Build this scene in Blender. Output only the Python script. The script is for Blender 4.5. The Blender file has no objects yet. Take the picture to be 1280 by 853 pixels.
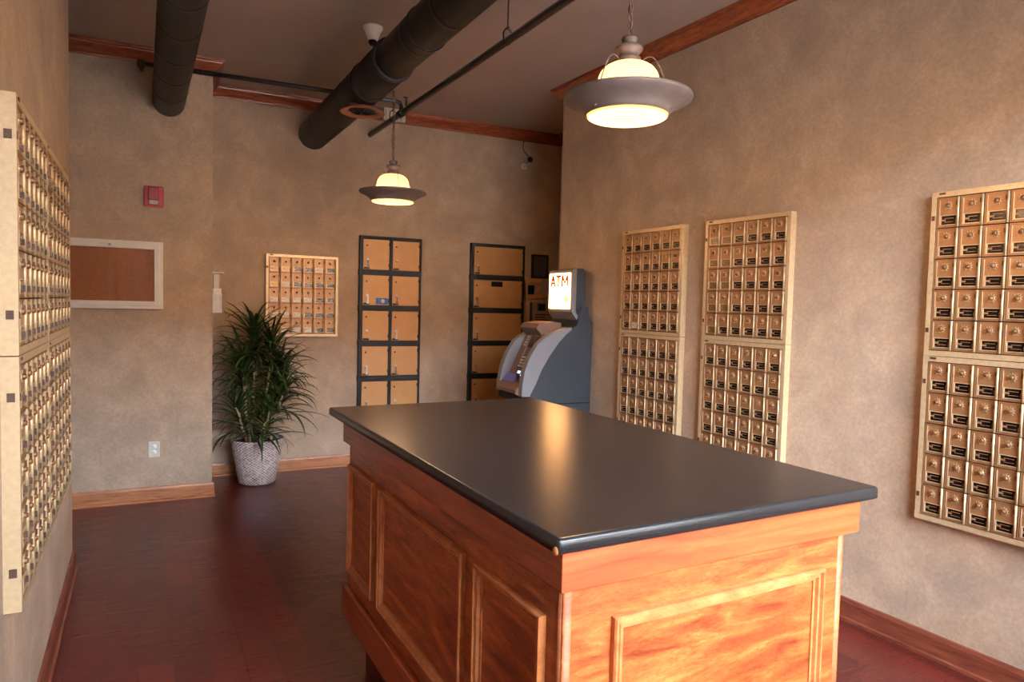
import bpy, bmesh, math, random
from math import sin, cos, tan, pi, radians
from mathutils import Vector, Matrix
random.seed(7)
C = bpy.context.scene.collection
SC = bpy.context.scene

# ------------------------------------------------------------------ camera
YAW, PITCH, ROLL, FPX, CAMH = .4574, .0518, .0253, 864.62, 1.5
def cam_axes():
    cy, sy = cos(YAW), sin(YAW)
    F = Vector((sy, cy, 0)); R = Vector((cy, -sy, 0)); U = Vector((0, 0, 1))
    c, s = cos(PITCH), sin(PITCH)
    F2 = F*c - U*s; U2 = U*c + F*s
    c, s = cos(ROLL), sin(ROLL)
    return F2, R*c + U2*s, U2*c - R*s
F_, R_, U_ = cam_axes()
cd = bpy.data.cameras.new('camera'); cam = bpy.data.objects.new('camera', cd); C.objects.link(cam)
cd.sensor_width = 36; cd.lens = FPX/1280*36; cd.clip_start = .02
cam.matrix_world = Matrix(((R_.x, U_.x, -F_.x, 0), (R_.y, U_.y, -F_.y, 0), (R_.z, U_.z, -F_.z, CAMH), (0, 0, 0, 1)))
SC.camera = cam

# ------------------------------------------------------------------ light and exposure
SKY = 125.0
w = bpy.data.worlds.new('world'); SC.world = w; w.use_nodes = True
bg = w.node_tree.nodes['Background']; bg.inputs[0].default_value = (.64, .80, 1.0, 1); bg.inputs[1].default_value = SKY
SC.view_settings.view_transform = 'Standard'
SC.view_settings.look = 'None'
SC.view_settings.gamma = 1; SC.view_settings.use_curve_mapping = False
SC.view_settings.exposure = 0.0
cy = SC.cycles
cy.use_denoising = True; cy.max_bounces = 10; cy.diffuse_bounces = 6; cy.glossy_bounces = 5; cy.transparent_max_bounces = 12
cy.caustics_reflective = False; cy.caustics_refractive = False; cy.sample_clamp_indirect = 6
FRONT_Y = -.65
WINDOWS = [(-.30, -.12), (.5, 1.75), (1.85, 3.05)]      # x spans of the street windows behind the viewer
WZ0, WZ1 = .35, 2.95
for i, (a, b) in enumerate(WINDOWS):
    ld = bpy.data.lights.new('window_portal', 'AREA'); ld.shape = 'RECTANGLE'; ld.size = b-a; ld.size_y = WZ1-WZ0
    ld.cycles.is_portal = True
    lo = bpy.data.objects.new('window_portal', ld); C.objects.link(lo)
    lo.location = ((a+b)/2, FRONT_Y-.16, (WZ0+WZ1)/2); lo.rotation_euler = (radians(90), 0, 0)   # faces +y
LAMP_W = 26

# ------------------------------------------------------------------ room constants
XR0, MR = 2.924, tan(-.0614)
XL0, ML = -.4385, tan(-.035)
YN, YF, XSTEP, XREC = 5.624, 6.25, .27, 3.58
YRE, YLE = 4.88, 4.354
ZC = 3.235
def xr(y): return XR0 + MR*(y-3)
def xl(y): return XL0 + ML*(y-3)

# ------------------------------------------------------------------ material helpers
def rgb(r, g, b):     # sRGB 0-255 to linear
    f = lambda c: (c/255/12.92) if c/255 <= .04045 else ((c/255+.055)/1.055)**2.4
    return (f(r), f(g), f(b), 1)
class NT:
    def __init__(s, name):
        s.m = bpy.data.materials.new(name); s.m.use_nodes = True
        s.t = s.m.node_tree; s.b = s.t.nodes['Principled BSDF']; s.out = s.t.nodes['Material Output']
        s.tc = None
    def n(s, typ, **kw):
        nd = s.t.nodes.new(typ)
        for k, v in kw.items():
            if k.startswith('i_'):
                key = k[2:]; key = int(key) if key.isdigit() else key.replace('_', ' ')
                nd.inputs[key].default_value = v
            else: setattr(nd, k, v)
        return nd
    def l(s, a, b): s.t.links.new(a, b)
    def coord(s, scale=(1, 1, 1), rot=(0, 0, 0), kind='Object', loc=(0, 0, 0)):
        if not s.tc: s.tc = s.n('ShaderNodeTexCoord')
        mp = s.n('ShaderNodeMapping'); mp.inputs['Scale'].default_value = scale; mp.inputs['Rotation'].default_value = rot
        mp.inputs['Location'].default_value = loc
        s.l(s.tc.outputs[kind], mp.inputs['Vector']); return mp.outputs[0]
    def noise(s, vec, scale=5, detail=4, rough=.55, dist=0):
        nd = s.n('ShaderNodeTexNoise'); nd.inputs['Scale'].default_value = scale; nd.inputs['Detail'].default_value = detail
        nd.inputs['Roughness'].default_value = rough; nd.inputs['Distortion'].default_value = dist
        s.l(vec, nd.inputs['Vector']); return nd.outputs['Fac']
    def ramp(s, fac, stops):
        r = s.n('ShaderNodeValToRGB'); e = r.color_ramp.elements
        while len(e) < len(stops): e.new(.5)
        for i, (p, c) in enumerate(stops): e[i].position = p; e[i].color = c
        s.l(fac, r.inputs[0]); return r.outputs[0]
    def mix(s, fac, a, b, mode='MIX'):
        m = s.n('ShaderNodeMix'); m.data_type = 'RGBA'; m.blend_type = mode
        for v, i in ((fac, 0), (a, 6), (b, 7)):
            if hasattr(v, 'links'): s.l(v, m.inputs[i])
            else: m.inputs[i].default_value = v
        return m.outputs[2]
    def bump(s, h, strength=.3, dist=.01):
        b = s.n('ShaderNodeBump'); b.inputs['Strength'].default_value = strength; b.inputs['Distance'].default_value = dist
        s.l(h, b.inputs['Height']); s.l(b.outputs[0], s.b.inputs['Normal'])
    def col(s, c):
        if hasattr(c, 'links'): s.l(c, s.b.inputs['Base Color'])
        else: s.b.inputs['Base Color'].default_value = c
    def set(s, rough=None, metal=None, spec=None, coat=None, emit=None, es=None):
        I = s.b.inputs
        if rough is not None: I['Roughness'].default_value = rough
        if metal is not None: I['Metallic'].default_value = metal
        if spec is not None: I['Specular IOR Level'].default_value = spec
        if coat is not None: I['Coat Weight'].default_value = coat; I['Coat Roughness'].default_value = .15
        if emit is not None: I['Emission Color'].default_value = emit; I['Emission Strength'].default_value = es
        return s.m
def plain(name, c, rough=.5, metal=0, spec=.5, var=.12, scale=14, **kw):
    """a plain surface with a little procedural unevenness"""
    t = NT(name); v = t.coord()
    n = t.noise(v, scale, 3)
    d = (c[0]*(1-var), c[1]*(1-var), c[2]*(1-var), 1); u = (min(1, c[0]*(1+var)), min(1, c[1]*(1+var)), min(1, c[2]*(1+var)), 1)
    t.col(t.ramp(n, [(.3, d), (.7, u)]))
    return t.set(rough, metal, spec, **kw)

def mat_wall():
    t = NT('faux_plaster'); v = t.coord()
    big = t.noise(v, 1.6, 5, .6, .6); mid = t.noise(t.coord(loc=(3, 5, 1)), 4.2, 6, .62, .4); fine = t.noise(v, 60, 6, .7)
    c1 = t.ramp(big, [(.32, rgb(150, 134, 120)), (.46, rgb(168, 146, 128)), (.58, rgb(192, 166, 140)), (.72, rgb(170, 136, 112))])
    c2 = t.ramp(mid, [(.34, rgb(156, 138, 122)), (.50, rgb(180, 154, 132)), (.66, rgb(202, 178, 154))])
    c = t.mix(1, t.mix(.25, t.mix(.5, c1, c2), rgb(176, 150, 128)), (1.02, 1.01, .98, 1), 'MULTIPLY')
    f = t.ramp(fine, [(.36, (.80, .81, .83, 1)), (.64, (1.12, 1.10, 1.06, 1))])
    t.col(t.mix(.7, c, f, 'MULTIPLY'))
    t.bump(fine, .35, .006)
    return t.set(.75, 0, .25)
def mat_ceiling():
    t = NT('ceiling_paint'); v = t.coord(); n = t.noise(v, 1.2, 3)
    t.col(t.ramp(n, [(.35, rgb(168, 148, 136)), (.65, rgb(178, 158, 145))])); return t.set(.7, 0, .3)
def mat_floor():
    t = NT('mahogany_planks'); v = t.coord(rot=(0, 0, radians(90)-.04))
    br = t.n('ShaderNodeTexBrick'); br.offset = .37; br.squash = 1
    br.inputs['Scale'].default_value = 1; br.inputs['Brick Width'].default_value = 1.3; br.inputs['Row Height'].default_value = .13
    br.inputs['Mortar Size'].default_value = .0016; br.inputs['Mortar Smooth'].default_value = .3
    br.inputs['Color1'].default_value = rgb(102, 41, 33); br.inputs['Color2'].default_value = rgb(82, 32, 26); br.inputs['Mortar'].default_value = rgb(38, 17, 13)
    t.l(v, br.inputs['Vector'])
    g = t.noise(t.coord((2.2, 45, 1), (0, 0, radians(90)-.04)), 2.5, 6, .65, .5)
    gr = t.ramp(g, [(.3, (.62, .58, .56, 1)), (.7, (1.25, 1.2, 1.18, 1))])
    big = t.ramp(t.noise(t.coord((1, 1, 1)), 1.1, 3), [(.35, (.93, .92, .92, 1)), (.7, (1.06, 1.06, 1.06, 1))])
    c = t.mix(1, br.outputs['Color'], gr, 'MULTIPLY')
    t.col(t.mix(1, c, big, 'MULTIPLY'))
    t.bump(g, .12, .003)
    t.l(t.ramp(g, [(.3, (.34, .34, .34, 1)), (.7, (.25, .25, .25, 1))]), t.b.inputs['Roughness'])
    return t.set(None, 0, .45)
def mat_wood(name, dark, mid, light, stretch=(1, 1, 14), rough=.35, scale=1.4, dist=1.5, figured=0):
    t = NT(name); v = t.coord(stretch)
    n = t.noise(v, scale, 6, .6, dist)
    c = t.ramp(n, [(.3, dark), (.5, mid), (.7, light)])
    p = t.noise(t.coord(tuple(s*6 for s in stretch)), scale*3, 3, .7)
    c = t.mix(.35, c, t.ramp(p, [(.35, (.6, .55, .5, 1)), (.6, (1.1, 1.1, 1.1, 1))]), 'MULTIPLY')
    if figured:
        k = t.noise(t.coord((16, 16, 48)), 2.6, 5, .62, 1.2)
        c = t.mix(figured, c, t.ramp(k, [(.36, (.66, .52, .40, 1)), (.5, (1.0, 1.0, .95, 1)), (.64, (1.22, 1.34, 1.22, 1))]), 'MULTIPLY')
        t.bump(k, .08, .002)
    t.col(c)
    return t.set(rough, 0, .45)
def mat_counter():
    t = NT('dark_laminate'); n = t.noise(t.coord(), 2.5, 2)
    t.col(t.ramp(n, [(.2, rgb(31, 28, 28)), (.8, rgb(35, 32, 31))]))
    return t.set(.27, 0, .36)
def mat_brass(name='brass', c=(166, 120, 80), rough=.45, metal=.4):
    t = NT(name); v = t.coord(); n = t.noise(v, 60, 3)
    a = rgb(*c); t.col(t.ramp(n, [(.3, tuple(x*.82 for x in a[:3])+(1,)), (.7, a)]))
    t.bump(n, .04, .0006)
    return t.set(rough, metal, .5)
def mat_glass(name='clear_glass', tint=(1, 1, 1, 1), refl=1.0):
    t = NT(name); tr = t.n('ShaderNodeBsdfTransparent'); tr.inputs[0].default_value = tint
    gl = t.n('ShaderNodeBsdfGlossy'); gl.inputs['Roughness'].default_value = .02
    fr = t.n('ShaderNodeFresnel'); fr.inputs[0].default_value = 1.5
    mx = t.n('ShaderNodeMixShader'); t.l(fr.outputs[0], mx.inputs[0]); t.l(tr.outputs[0], mx.inputs[1]); t.l(gl.outputs[0], mx.inputs[2])
    t.l(mx.outputs[0], t.out.inputs['Surface']); return t.m
def mat_wicker():
    t = NT('whitewashed_wicker'); v = t.coord()
    sp = t.n('ShaderNodeSeparateXYZ'); t.l(v, sp.inputs[0])
    def mth(op, a, b=None):
        m = t.n('ShaderNodeMath', operation=op)
        for q, i in ((a, 0), (b, 1)):
            if q is None: continue
            if hasattr(q, 'links'): t.l(q, m.inputs[i])
            else: m.inputs[i].default_value = q
        return m.outputs[0]
    ang = mth('SINE', mth('MULTIPLY', mth('ARCTAN2', sp.outputs[1], sp.outputs[0]), 34.0))
    zz = mth('SINE', mth('MULTIPLY', sp.outputs[2], 290.0))
    weave = mth('MULTIPLY', ang, zz)
    n = t.noise(v, 40, 4, .7)
    h = mth('ADD', mth('MULTIPLY', weave, .22), n)
    t.col(t.ramp(h, [(.28, rgb(128, 98, 86)), (.46, rgb(178, 154, 144)), (.66, rgb(212, 198, 192))]))
    t.bump(h, .5, .004)
    return t.set(.8, 0, .2)
def mat_leaf():
    t = NT('leaf_green'); v = t.coord(); n = t.noise(v, 7, 3)
    t.col(t.ramp(n, [(.3, rgb(24, 38, 18)), (.52, rgb(40, 62, 24)), (.72, rgb(84, 96, 44))])); return t.set(.5, 0, .3)

M = {}
M['wall'] = mat_wall(); M['ceiling'] = mat_ceiling(); M['floor'] = mat_floor()
M['crown'] = mat_wood('red_mahogany_trim', rgb(78, 32, 17), rgb(122, 56, 29), rgb(154, 78, 42), (6, 6, 60), .3, 1.0)
M['base'] = mat_wood('baseboard_wood', rgb(140, 82, 52), rgb(176, 112, 72), rgb(196, 134, 90), (4, 4, 40), .4, 1.0)
M['base_red'] = mat_wood('dark_baseboard_wood', rgb(84, 40, 28), rgb(118, 60, 42), rgb(140, 78, 56), (4, 4, 40), .4, 1.0)
M['island'] = mat_wood('island_veneer', rgb(106, 42, 20), rgb(155, 73, 34), rgb(186, 103, 52), (3, 3, 18), .32, 1.2, 1.2, .55)
M['island_rail'] = mat_wood('island_rail_wood', rgb(122, 50, 22), rgb(153, 70, 33), rgb(173, 88, 45), (3, 3, 40), .32, .9, .8)
M['moulding'] = mat_wood('moulding_wood', rgb(150, 82, 44), rgb(178, 106, 60), rgb(198, 128, 78), (9, 9, 9), .3, 1.0)
M['counter'] = mat_counter()
M['brass'] = mat_brass(); M['brass_frame'] = mat_brass('brass_frame', (212, 182, 140), .4, .35)
M['brass_edge'] = mat_brass('polished_brass', (214, 184, 140), .45, .5)
M['brass_dial'] = mat_brass('dial_brass', (120, 80, 48), .45, .3)
M['gap'] = plain('dark_gap', rgb(70, 42, 26), .6)
M['pane_dark'] = plain('mailbox_glass_dark', rgb(22, 20, 19), .25, 0, .3)
M['pane_lit_white'] = plain('painted_lit_pane_white', rgb(226, 228, 222), .25)  # light of the room behind the boxes, put into the pane colour
M['pane_lit_amber'] = plain('painted_lit_pane_amber', rgb(214, 164, 72), .25)  # amber light from behind, also put into the pane colour
M['pane_brown'] = plain('mailbox_glass_brown', rgb(112, 82, 44), .3)  # plain brown tone for some panes
M['bead'] = mat_wood('corner_bead_wood', rgb(140, 70, 38), rgb(168, 92, 54), rgb(186, 110, 68), (3, 3, 20), .6, .9, .8)
M['locker'] = plain('bronze_anodized_door', rgb(192, 140, 84), .45, .2, var=.06)
M['black'] = plain('black_steel', rgb(14, 13, 13), .55, 0, .3)
M['duct'] = plain('black_duct_paint', rgb(22, 17, 15), .55, 0, .3)
M['pipe'] = plain('black_iron_pipe', rgb(30, 28, 27), .45)
M['steel'] = plain('brushed_steel', rgb(190, 190, 190), .3, .9)
M['white'] = plain('white_plastic', rgb(246, 243, 238), .4, var=.03)
M['ivory'] = plain('ivory_plastic', rgb(206, 200, 182), .45, var=.04)
M['paper'] = plain('white_paper', rgb(244, 246, 250), .7, var=.03)
M['cork'] = plain('cork_board', rgb(184, 116, 78), .85, 0, .2, scale=60)
M['red'] = plain('red_plastic', rgb(150, 24, 34), .35)
M['darkred'] = plain('dark_red_plastic', rgb(120, 20, 28), .35)
M['glass'] = mat_glass()
M['wicker'] = mat_wicker(); M['leaf'] = mat_leaf()
M['soil'] = plain('dark_soil', rgb(60, 40, 30), .95, scale=50)
M['cane'] = plain('tan_cane_bark', rgb(176, 146, 112), .8, scale=30)
M['lampmetal'] = plain('pewter_lamp_metal', rgb(112, 96, 90), .6, .2, var=.15, scale=22)
M['chain'] = plain('antique_chain_metal', rgb(120, 96, 82), .4, .6)
M['atm_grey'] = plain('slate_blue_cabinet', rgb(33, 39, 46), .55, var=.04)
M['atm_silver'] = plain('pale_silver_trim', rgb(122, 119, 121), .55, var=.03)
M['atm_brown'] = plain('taupe_fascia', rgb(112, 84, 68), .45, var=.05)
M['atm_dark'] = plain('dark_screen_glass', rgb(58, 56, 58), .12)
M['key'] = plain('key_cap_grey', rgb(176, 166, 154), .4)
M['yellow'] = plain('yellow_print', rgb(196, 140, 60), .6)
M['blueprint'] = plain('blue_sticker', rgb(44, 92, 168), .35, var=.4, scale=40)
M['street'] = plain('street_paving', rgb(168, 158, 146), .9, var=.1)
M['tan_paper'] = plain('tan_printed_card', rgb(150, 126, 108), .7)

def emission(name, c, s):
    t = NT(name); v = t.coord(); n = t.noise(v, 6, 2)
    e = t.n('ShaderNodeEmission'); e.inputs[1].default_value = s
    t.l(t.ramp(n, [(.2, tuple(x*.96 for x in c[:3])+(1,)), (.8, c)]), e.inputs[0]); t.l(e.outputs[0], t.out.inputs['Surface']); return t.m
M['sign_lit'] = emission('lit_sign_panel', (1.0, .47, .16, 1), 20)
M['sign_red'] = emission('lit_red_letters', (.8, .035, .015, 1), .6)
M['sign_orange'] = emission('lit_orange_print', (1.0, .5, .15, 1), 1.0)
M['sign_yellow'] = emission('lit_yellow_print', (1.0, .8, .25, 1), 1.3)
M['led'] = emission('blue_led', (.35, .6, 1.0, 1), 3.0)
def mat_shade():
    t = NT('lit_ribbed_glass'); v = t.coord()
    w_ = t.n('ShaderNodeTexWave'); w_.bands_direction = 'Z'; w_.inputs['Scale'].default_value = 36; t.l(v, w_.inputs['Vector'])
    col = t.ramp(w_.outputs['Fac'], [(.1, (.20, .12, .055, 1)), (.6, (.46, .34, .21, 1))])
    tr = t.n('ShaderNodeBsdfTranslucent'); df = t.n('ShaderNodeBsdfDiffuse'); t.l(col, tr.inputs[0]); t.l(col, df.inputs[0])
    m1 = t.n('ShaderNodeMixShader'); m1.inputs[0].default_value = .45; t.l(tr.outputs[0], m1.inputs[1]); t.l(df.outputs[0], m1.inputs[2])
    e = t.n('ShaderNodeEmission'); e.inputs[1].default_value = .6; e.inputs[0].default_value = (1, .55, .22, 1)
    ad = t.n('ShaderNodeAddShader'); t.l(m1.outputs[0], ad.inputs[0]); t.l(e.outputs[0], ad.inputs[1])
    t.l(ad.outputs[0], t.out.inputs['Surface']); return t.m
M['shade'] = mat_shade()
M['bulb'] = emission('bulb_glow', (1.0, .82, .55, 1), 14)

# ------------------------------------------------------------------ mesh helpers
def bm_(): return bmesh.new()
def box(bm, x0, x1, y0, y1, z0, z1, bev=0, mi=0, rot=None):
    r = bmesh.ops.create_cube(bm, size=1)
    vs = r['verts']; sx, sy, sz = x1-x0, y1-y0, z1-z0
    for v in vs: v.co = Vector((v.co.x*sx+(x0+x1)/2, v.co.y*sy+(y0+y1)/2, v.co.z*sz+(z0+z1)/2))
    fs = list({f for v in vs for f in v.link_faces})
    for f in fs: f.material_index = mi
    if bev:
        es = list({e for v in vs for e in v.link_edges})
        b = bmesh.ops.bevel(bm, geom=es, offset=bev, segments=2, affect='EDGES', profile=.5)
        vs = list({v for f in b['faces'] for v in f.verts} | {v for v in vs if v.is_valid})
        for f in b['faces']: f.material_index = mi
    if rot:
        bmesh.ops.transform(bm, matrix=rot, verts=[v for v in vs if v.is_valid])
    return vs
def lathe(bm, prof, seg=32, mi=0, mat=None, closed=False):
    rings = []
    for r, z in prof:
        if r < 1e-6: rings.append([bm.verts.new((0, 0, z))])
        else: rings.append([bm.verts.new((r*cos(2*pi*i/seg), r*sin(2*pi*i/seg), z)) for i in range(seg)])
    pairs = list(zip(rings, rings[1:]))
    if closed: pairs.append((rings[-1], rings[0]))
    for a, b in pairs:
        for i in range(seg):
            j = (i+1) % seg
            q = [a[i % len(a)], a[j % len(a)], b[j % len(b)], b[i % len(b)]]
            q = list(dict.fromkeys(q))
            if len(q) > 2:
                f = bm.faces.new(q); f.material_index = mi; f.smooth = True
    vs = [v for r in rings for v in r]
    if mat: bmesh.ops.transform(bm, matrix=mat, verts=vs)
    return vs
def tube(bm, pts, r, seg=10, mi=0, cap=True):
    pts = [Vector(p) for p in pts]; rings = []
    rr = r if isinstance(r, (list, tuple)) else [r]*len(pts)
    up = None
    for i, p in enumerate(pts):
        d = (pts[min(i+1, len(pts)-1)] - pts[max(i-1, 0)]).normalized()
        if up is None:
            up = Vector((0, 0, 1)) if abs(d.z) < .9 else Vector((1, 0, 0))
        a = d.cross(up).normalized(); b = a.cross(d).normalized(); up = b
        rings.append([bm.verts.new(p + a*cos(2*pi*k/seg)*rr[i] + b*sin(2*pi*k/seg)*rr[i]) for k in range(seg)])
    for a, b in zip(rings, rings[1:]):
        for i in range(seg):
            f = bm.faces.new((a[i], a[(i+1) % seg], b[(i+1) % seg], b[i])); f.smooth = True; f.material_index = mi
    if cap:
        for rg in (rings[0], rings[-1]):
            f = bm.faces.new(rg); f.material_index = mi
def prism(bm, poly, y0, y1, axis='y', mi=0):
    """polygon in (x,z) extruded from y0 to y1 (axis y)"""
    a = [bm.verts.new((x, y0, z)) for x, z in poly]; b = [bm.verts.new((x, y1, z)) for x, z in poly]
    n = len(poly)
    for i in range(n):
        f = bm.faces.new((a[i], a[(i+1) % n], b[(i+1) % n], b[i])); f.material_index = mi
    for r in (a, b):
        f = bm.faces.new(r); f.material_index = mi
def obj(name, bm, mats, parent=None, smooth=False, auto=None):
    bmesh.ops.recalc_face_normals(bm, faces=bm.faces)
    me = bpy.data.meshes.new(name); bm.to_mesh(me); bm.free()
    for m in (mats if isinstance(mats, (list, tuple)) else [mats]): me.materials.append(m)
    if smooth:
        for p in me.polygons: p.use_smooth = True
    o = bpy.data.objects.new(name, me); C.objects.link(o)
    if parent: o.parent = parent
    return o
def thing(name, label, cat, loc=(0, 0, 0), rz=0, group=None):
    o = bpy.data.objects.new(name, None); C.objects.link(o); o.empty_display_size = .1
    o.location = loc; o.rotation_euler = (0, 0, rz); o['label'] = label; o['category'] = cat
    if group: o['group'] = group
    return o
def tag(o, label, cat, group=None):
    o['label'] = label; o['category'] = cat
    if group: o['group'] = group
    return o
def struct(name, bm, m, parent=None):
    o = obj(name, bm, m, parent)
    if not parent: o['kind'] = 'structure'
    return o
def setloc(o, loc, rz=0): o.location = loc; o.rotation_euler = (0, 0, rz); return o

# ------------------------------------------------------------------ room shell
bm = bm_(); box(bm, -2.2, 4.0, FRONT_Y-.2, YF+.2, -.1, 0); struct('floor', bm, M['floor'])
bm = bm_(); box(bm, -2.2, 4.0, FRONT_Y-.2, YF+.2, ZC, ZC+.1); struct('ceiling', bm, M['ceiling'])
def wall_poly(name, pts, z0=0, z1=ZC):
    bm = bm_()
    a = [bm.verts.new((x, y, z0)) for x, y in pts]; b = [bm.verts.new((x, y, z1)) for x, y in pts]; n = len(pts)
    for i in range(n): bm.faces.new((a[i], a[(i+1) % n], b[(i+1) % n], b[i]))
    bm.faces.new(a); bm.faces.new(b)
    return struct(name, bm, M['wall'])
wall_poly('wall_left', [(xl(FRONT_Y), FRONT_Y), (xl(YLE), YLE), (xl(YLE)-.14, YLE), (xl(FRONT_Y)-.14, FRONT_Y)])
wall_poly('wall_near', [(-1.8, YN), (XSTEP, YN), (XSTEP, YF), (-1.8, YF)])
wall_poly('wall_back', [(-2.0, YF), (XREC+.2, YF), (XREC+.2, YF+.15), (-2.0, YF+.15)])
wall_poly('wall_right', [(xr(FRONT_Y), FRONT_Y), (xr(YRE), YRE), (XREC, YRE), (XREC+.2, YRE), (XREC+.2, FRONT_Y)])
wall_poly('wall_recess', [(XREC, YRE), (XREC+.2, YRE), (XREC+.2, YF), (XREC, YF)])
wall_poly('wall_hall', [(-1.95, YLE-1.6), (-1.8, YLE-1.6), (-1.8, YF), (-1.95, YF)])
wall_poly('wall_corridor', [(-1.8, YLE-1.6), (xl(YLE-1.6)-.14, YLE-1.6), (xl(YLE-1.6)-.14, YLE-1.45), (-1.8, YLE-1.45)])
# front wall with the street windows
bm = bm_(); xs = [xl(FRONT_Y)-.2] + [v for w_ in WINDOWS for v in w_] + [xr(FRONT_Y)+.2]
for i in range(0, len(xs), 2): box(bm, xs[i], xs[i+1], FRONT_Y-.15, FRONT_Y, 0, ZC)
for a, b in WINDOWS:
    box(bm, a, b, FRONT_Y-.15, FRONT_Y, 0, WZ0); box(bm, a, b, FRONT_Y-.15, FRONT_Y, WZ1, ZC)
struct('wall_front', bm, M['wall'])
for k, (a, b) in enumerate(WINDOWS):
    bm = bm_(); y0, y1 = FRONT_Y-.12, FRONT_Y-.06
    box(bm, a, a+.05, y0, y1, WZ0, WZ1); box(bm, b-.05, b, y0, y1, WZ0, WZ1)
    box(bm, a, b, y0, y1, WZ0, WZ0+.06); box(bm, a, b, y0, y1, WZ1-.05, WZ1)
    nx = max(2, round((b-a)/.3))
    for i in range(1, nx): box(bm, a+(b-a)*i/nx-.01, a+(b-a)*i/nx+.01, y0+.015, y1-.015, WZ0, WZ1)
    for i in range(1, 7): z = WZ0+(WZ1-WZ0)*i/7; box(bm, a, b, y0+.015, y1-.015, z-.01, z+.01)
    f = struct('window_%d' % (k+1), bm, M['white'])
    bm = bm_(); box(bm, a+.04, b-.04, y0+.028, y0+.032, WZ0+.04, WZ1-.04); obj('pane', bm, M['glass'], f)
bm = bm_(); box(bm, -12, 14, FRONT_Y-14, FRONT_Y-.2, -.12, -.02); o = struct('ground', bm, M['street'])

bm = bm_(); box(bm, -16, 18, -15, -12, -.1, 5.4)  # unseen building added to block low sky light from the windows
for i in range(12):
    for j in range(1): box(bm, -15+i*2.7, -13.6+i*2.7, -12.02, -11.9, 1, 2.5, mi=1)
o = struct('added_wall_across', bm, [plain('street_brick', rgb(176, 144, 120), .9), M['pane_dark']])
# trims swept round the room (room on the right-hand side of the path)
PATH = [(-1.8, YN), (XSTEP, YN), (XSTEP, YF), (XREC, YF), (XREC, YRE), (xr(YRE), YRE), (xr(FRONT_Y), FRONT_Y)]
LPATH = [(xl(FRONT_Y), FRONT_Y), (xl(YLE), YLE), (xl(YLE)-.14, YLE)]
def offs(path, d, i):
    p = [Vector(q) for q in path]
    def nrm(a, b): t = (b-a).normalized(); return Vector((t.y, -t.x))
    ns = []
    if i > 0: ns.append(nrm(p[i-1], p[i]))
    if i < len(p)-1: ns.append(nrm(p[i], p[i+1]))
    if len(ns) == 1: return p[i]+ns[0]*d
    m = (ns[0]+ns[1]).normalized(); return p[i]+m*(d/max(.2, m.dot(ns[0])))
def sweep(path, prof, mat, names):
    for s in range(len(path)-1):
        bm = bm_(); A = []; B = []
        for d, z in prof:
            a = offs(path, d, s); b = offs(path, d, s+1)
            A.append(bm.verts.new((a.x, a.y, z))); B.append(bm.verts.new((b.x, b.y, z)))
        n = len(prof)
        for i in range(n): bm.faces.new((A[i], B[i], B[(i+1) % n], A[(i+1) % n]))
        bm.faces.new(A); bm.faces.new(B)
        struct(names[s], bm, mat)
crown = [(0, 3.135), (.012, 3.135), (.014, 3.150), (.020, 3.153), (.026, 3.163), (.034, 3.176), (.050, 3.192), (.062, 3.204), (.064, 3.212), (.074, 3.215), (.076, ZC-.001), (0, ZC-.001)]
sweep(PATH, crown, M['crown'], ['trim_%d' % i for i in range(1, 7)])
sweep(LPATH, crown, M['crown'], ['trim_7', 'trim_8'])
base = [(0, 0), (.024, 0), (.024, .014), (.016, .020), (.015, .092), (.009, .108), (0, .110)]
sweep(PATH[:5], base, M['base'], ['baseboard_near', 'baseboard_return', 'baseboard_back', 'baseboard_recess'])
sweep(PATH[4:], base, M['base_red'], ['baseboard_corner', 'baseboard_right'])
sweep(LPATH, base, M['base_red'], ['baseboard_left', 'baseboard_left_end'])

# ------------------------------------------------------------------ mailbox panels
DW, DH = .094, .128
def door_mesh():
    bm = bm_(); w2, h2 = DW/2, DH/2
    # plate with window hole: four strips round the opening (front faces -y), z up
    wx0, wx1, wz0, wz1 = -w2+.016, w2-.014, -h2+.012, -h2+.050
    t0, t1 = -.006, 0
    box(bm, -w2, wx0, t0, t1, -h2, h2); box(bm, wx1, w2, t0, t1, -h2, h2)
    box(bm, wx0, wx1, t0, t1, -h2, wz0); box(bm, wx0, wx1, t0, t1, wz1, h2)
    # raised rim
    box(bm, -w2, -w2+.004, -.009, -.004, -h2, h2); box(bm, -w2, w2, -.010, -.004, h2-.004, h2); box(bm, -w2, w2, -.010, -.004, -h2, -h2+.004)
    box(bm, -w2+.009, -w2+.012, -.009, -.004, -h2+.008, h2-.008, mi=1)
    # polished hinge rod on the right
    tube(bm, [(w2-.005, -.010, -h2), (w2-.005, -.010, h2)], .0052, 8, mi=2)
    for z in (h2-.026, -h2+.026): box(bm, w2-.015, w2-.009, -.012, -.004, z-.009, z+.009, mi=3)
    # window surround and number bracket
    for a in ((wx0-.003, wx1+.003, wz1, wz1+.003), (wx0-.003, wx1+.003, wz0-.003, wz0)): box(bm, a[0], a[1], -.010, -.004, a[2], a[3], mi=1)
    box(bm, wx0-.003, wx0+.002, -.010, -.004, wz0, wz1, mi=1)
    cx = (wx0+wx1)/2+.003; cz = (wz0+wz1)/2
    box(bm, wx0, cx-.016, -.006, -.002, cz-.004, cz+.004, mi=0)
    for z in (cz-.009, cz+.007): box(bm, cx-.020, cx+.018, -.0055, -.0035, z, z+.002, mi=0)
    bmesh.ops.recalc_face_normals(bm, faces=bm.faces)
    me = bpy.data.meshes.new('mailbox_door'); bm.to_mesh(me); bm.free()
    for m in (M['brass'], M['brass_frame'], M['brass_edge'], M['gap']): me.materials.append(m)
    return me
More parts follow.
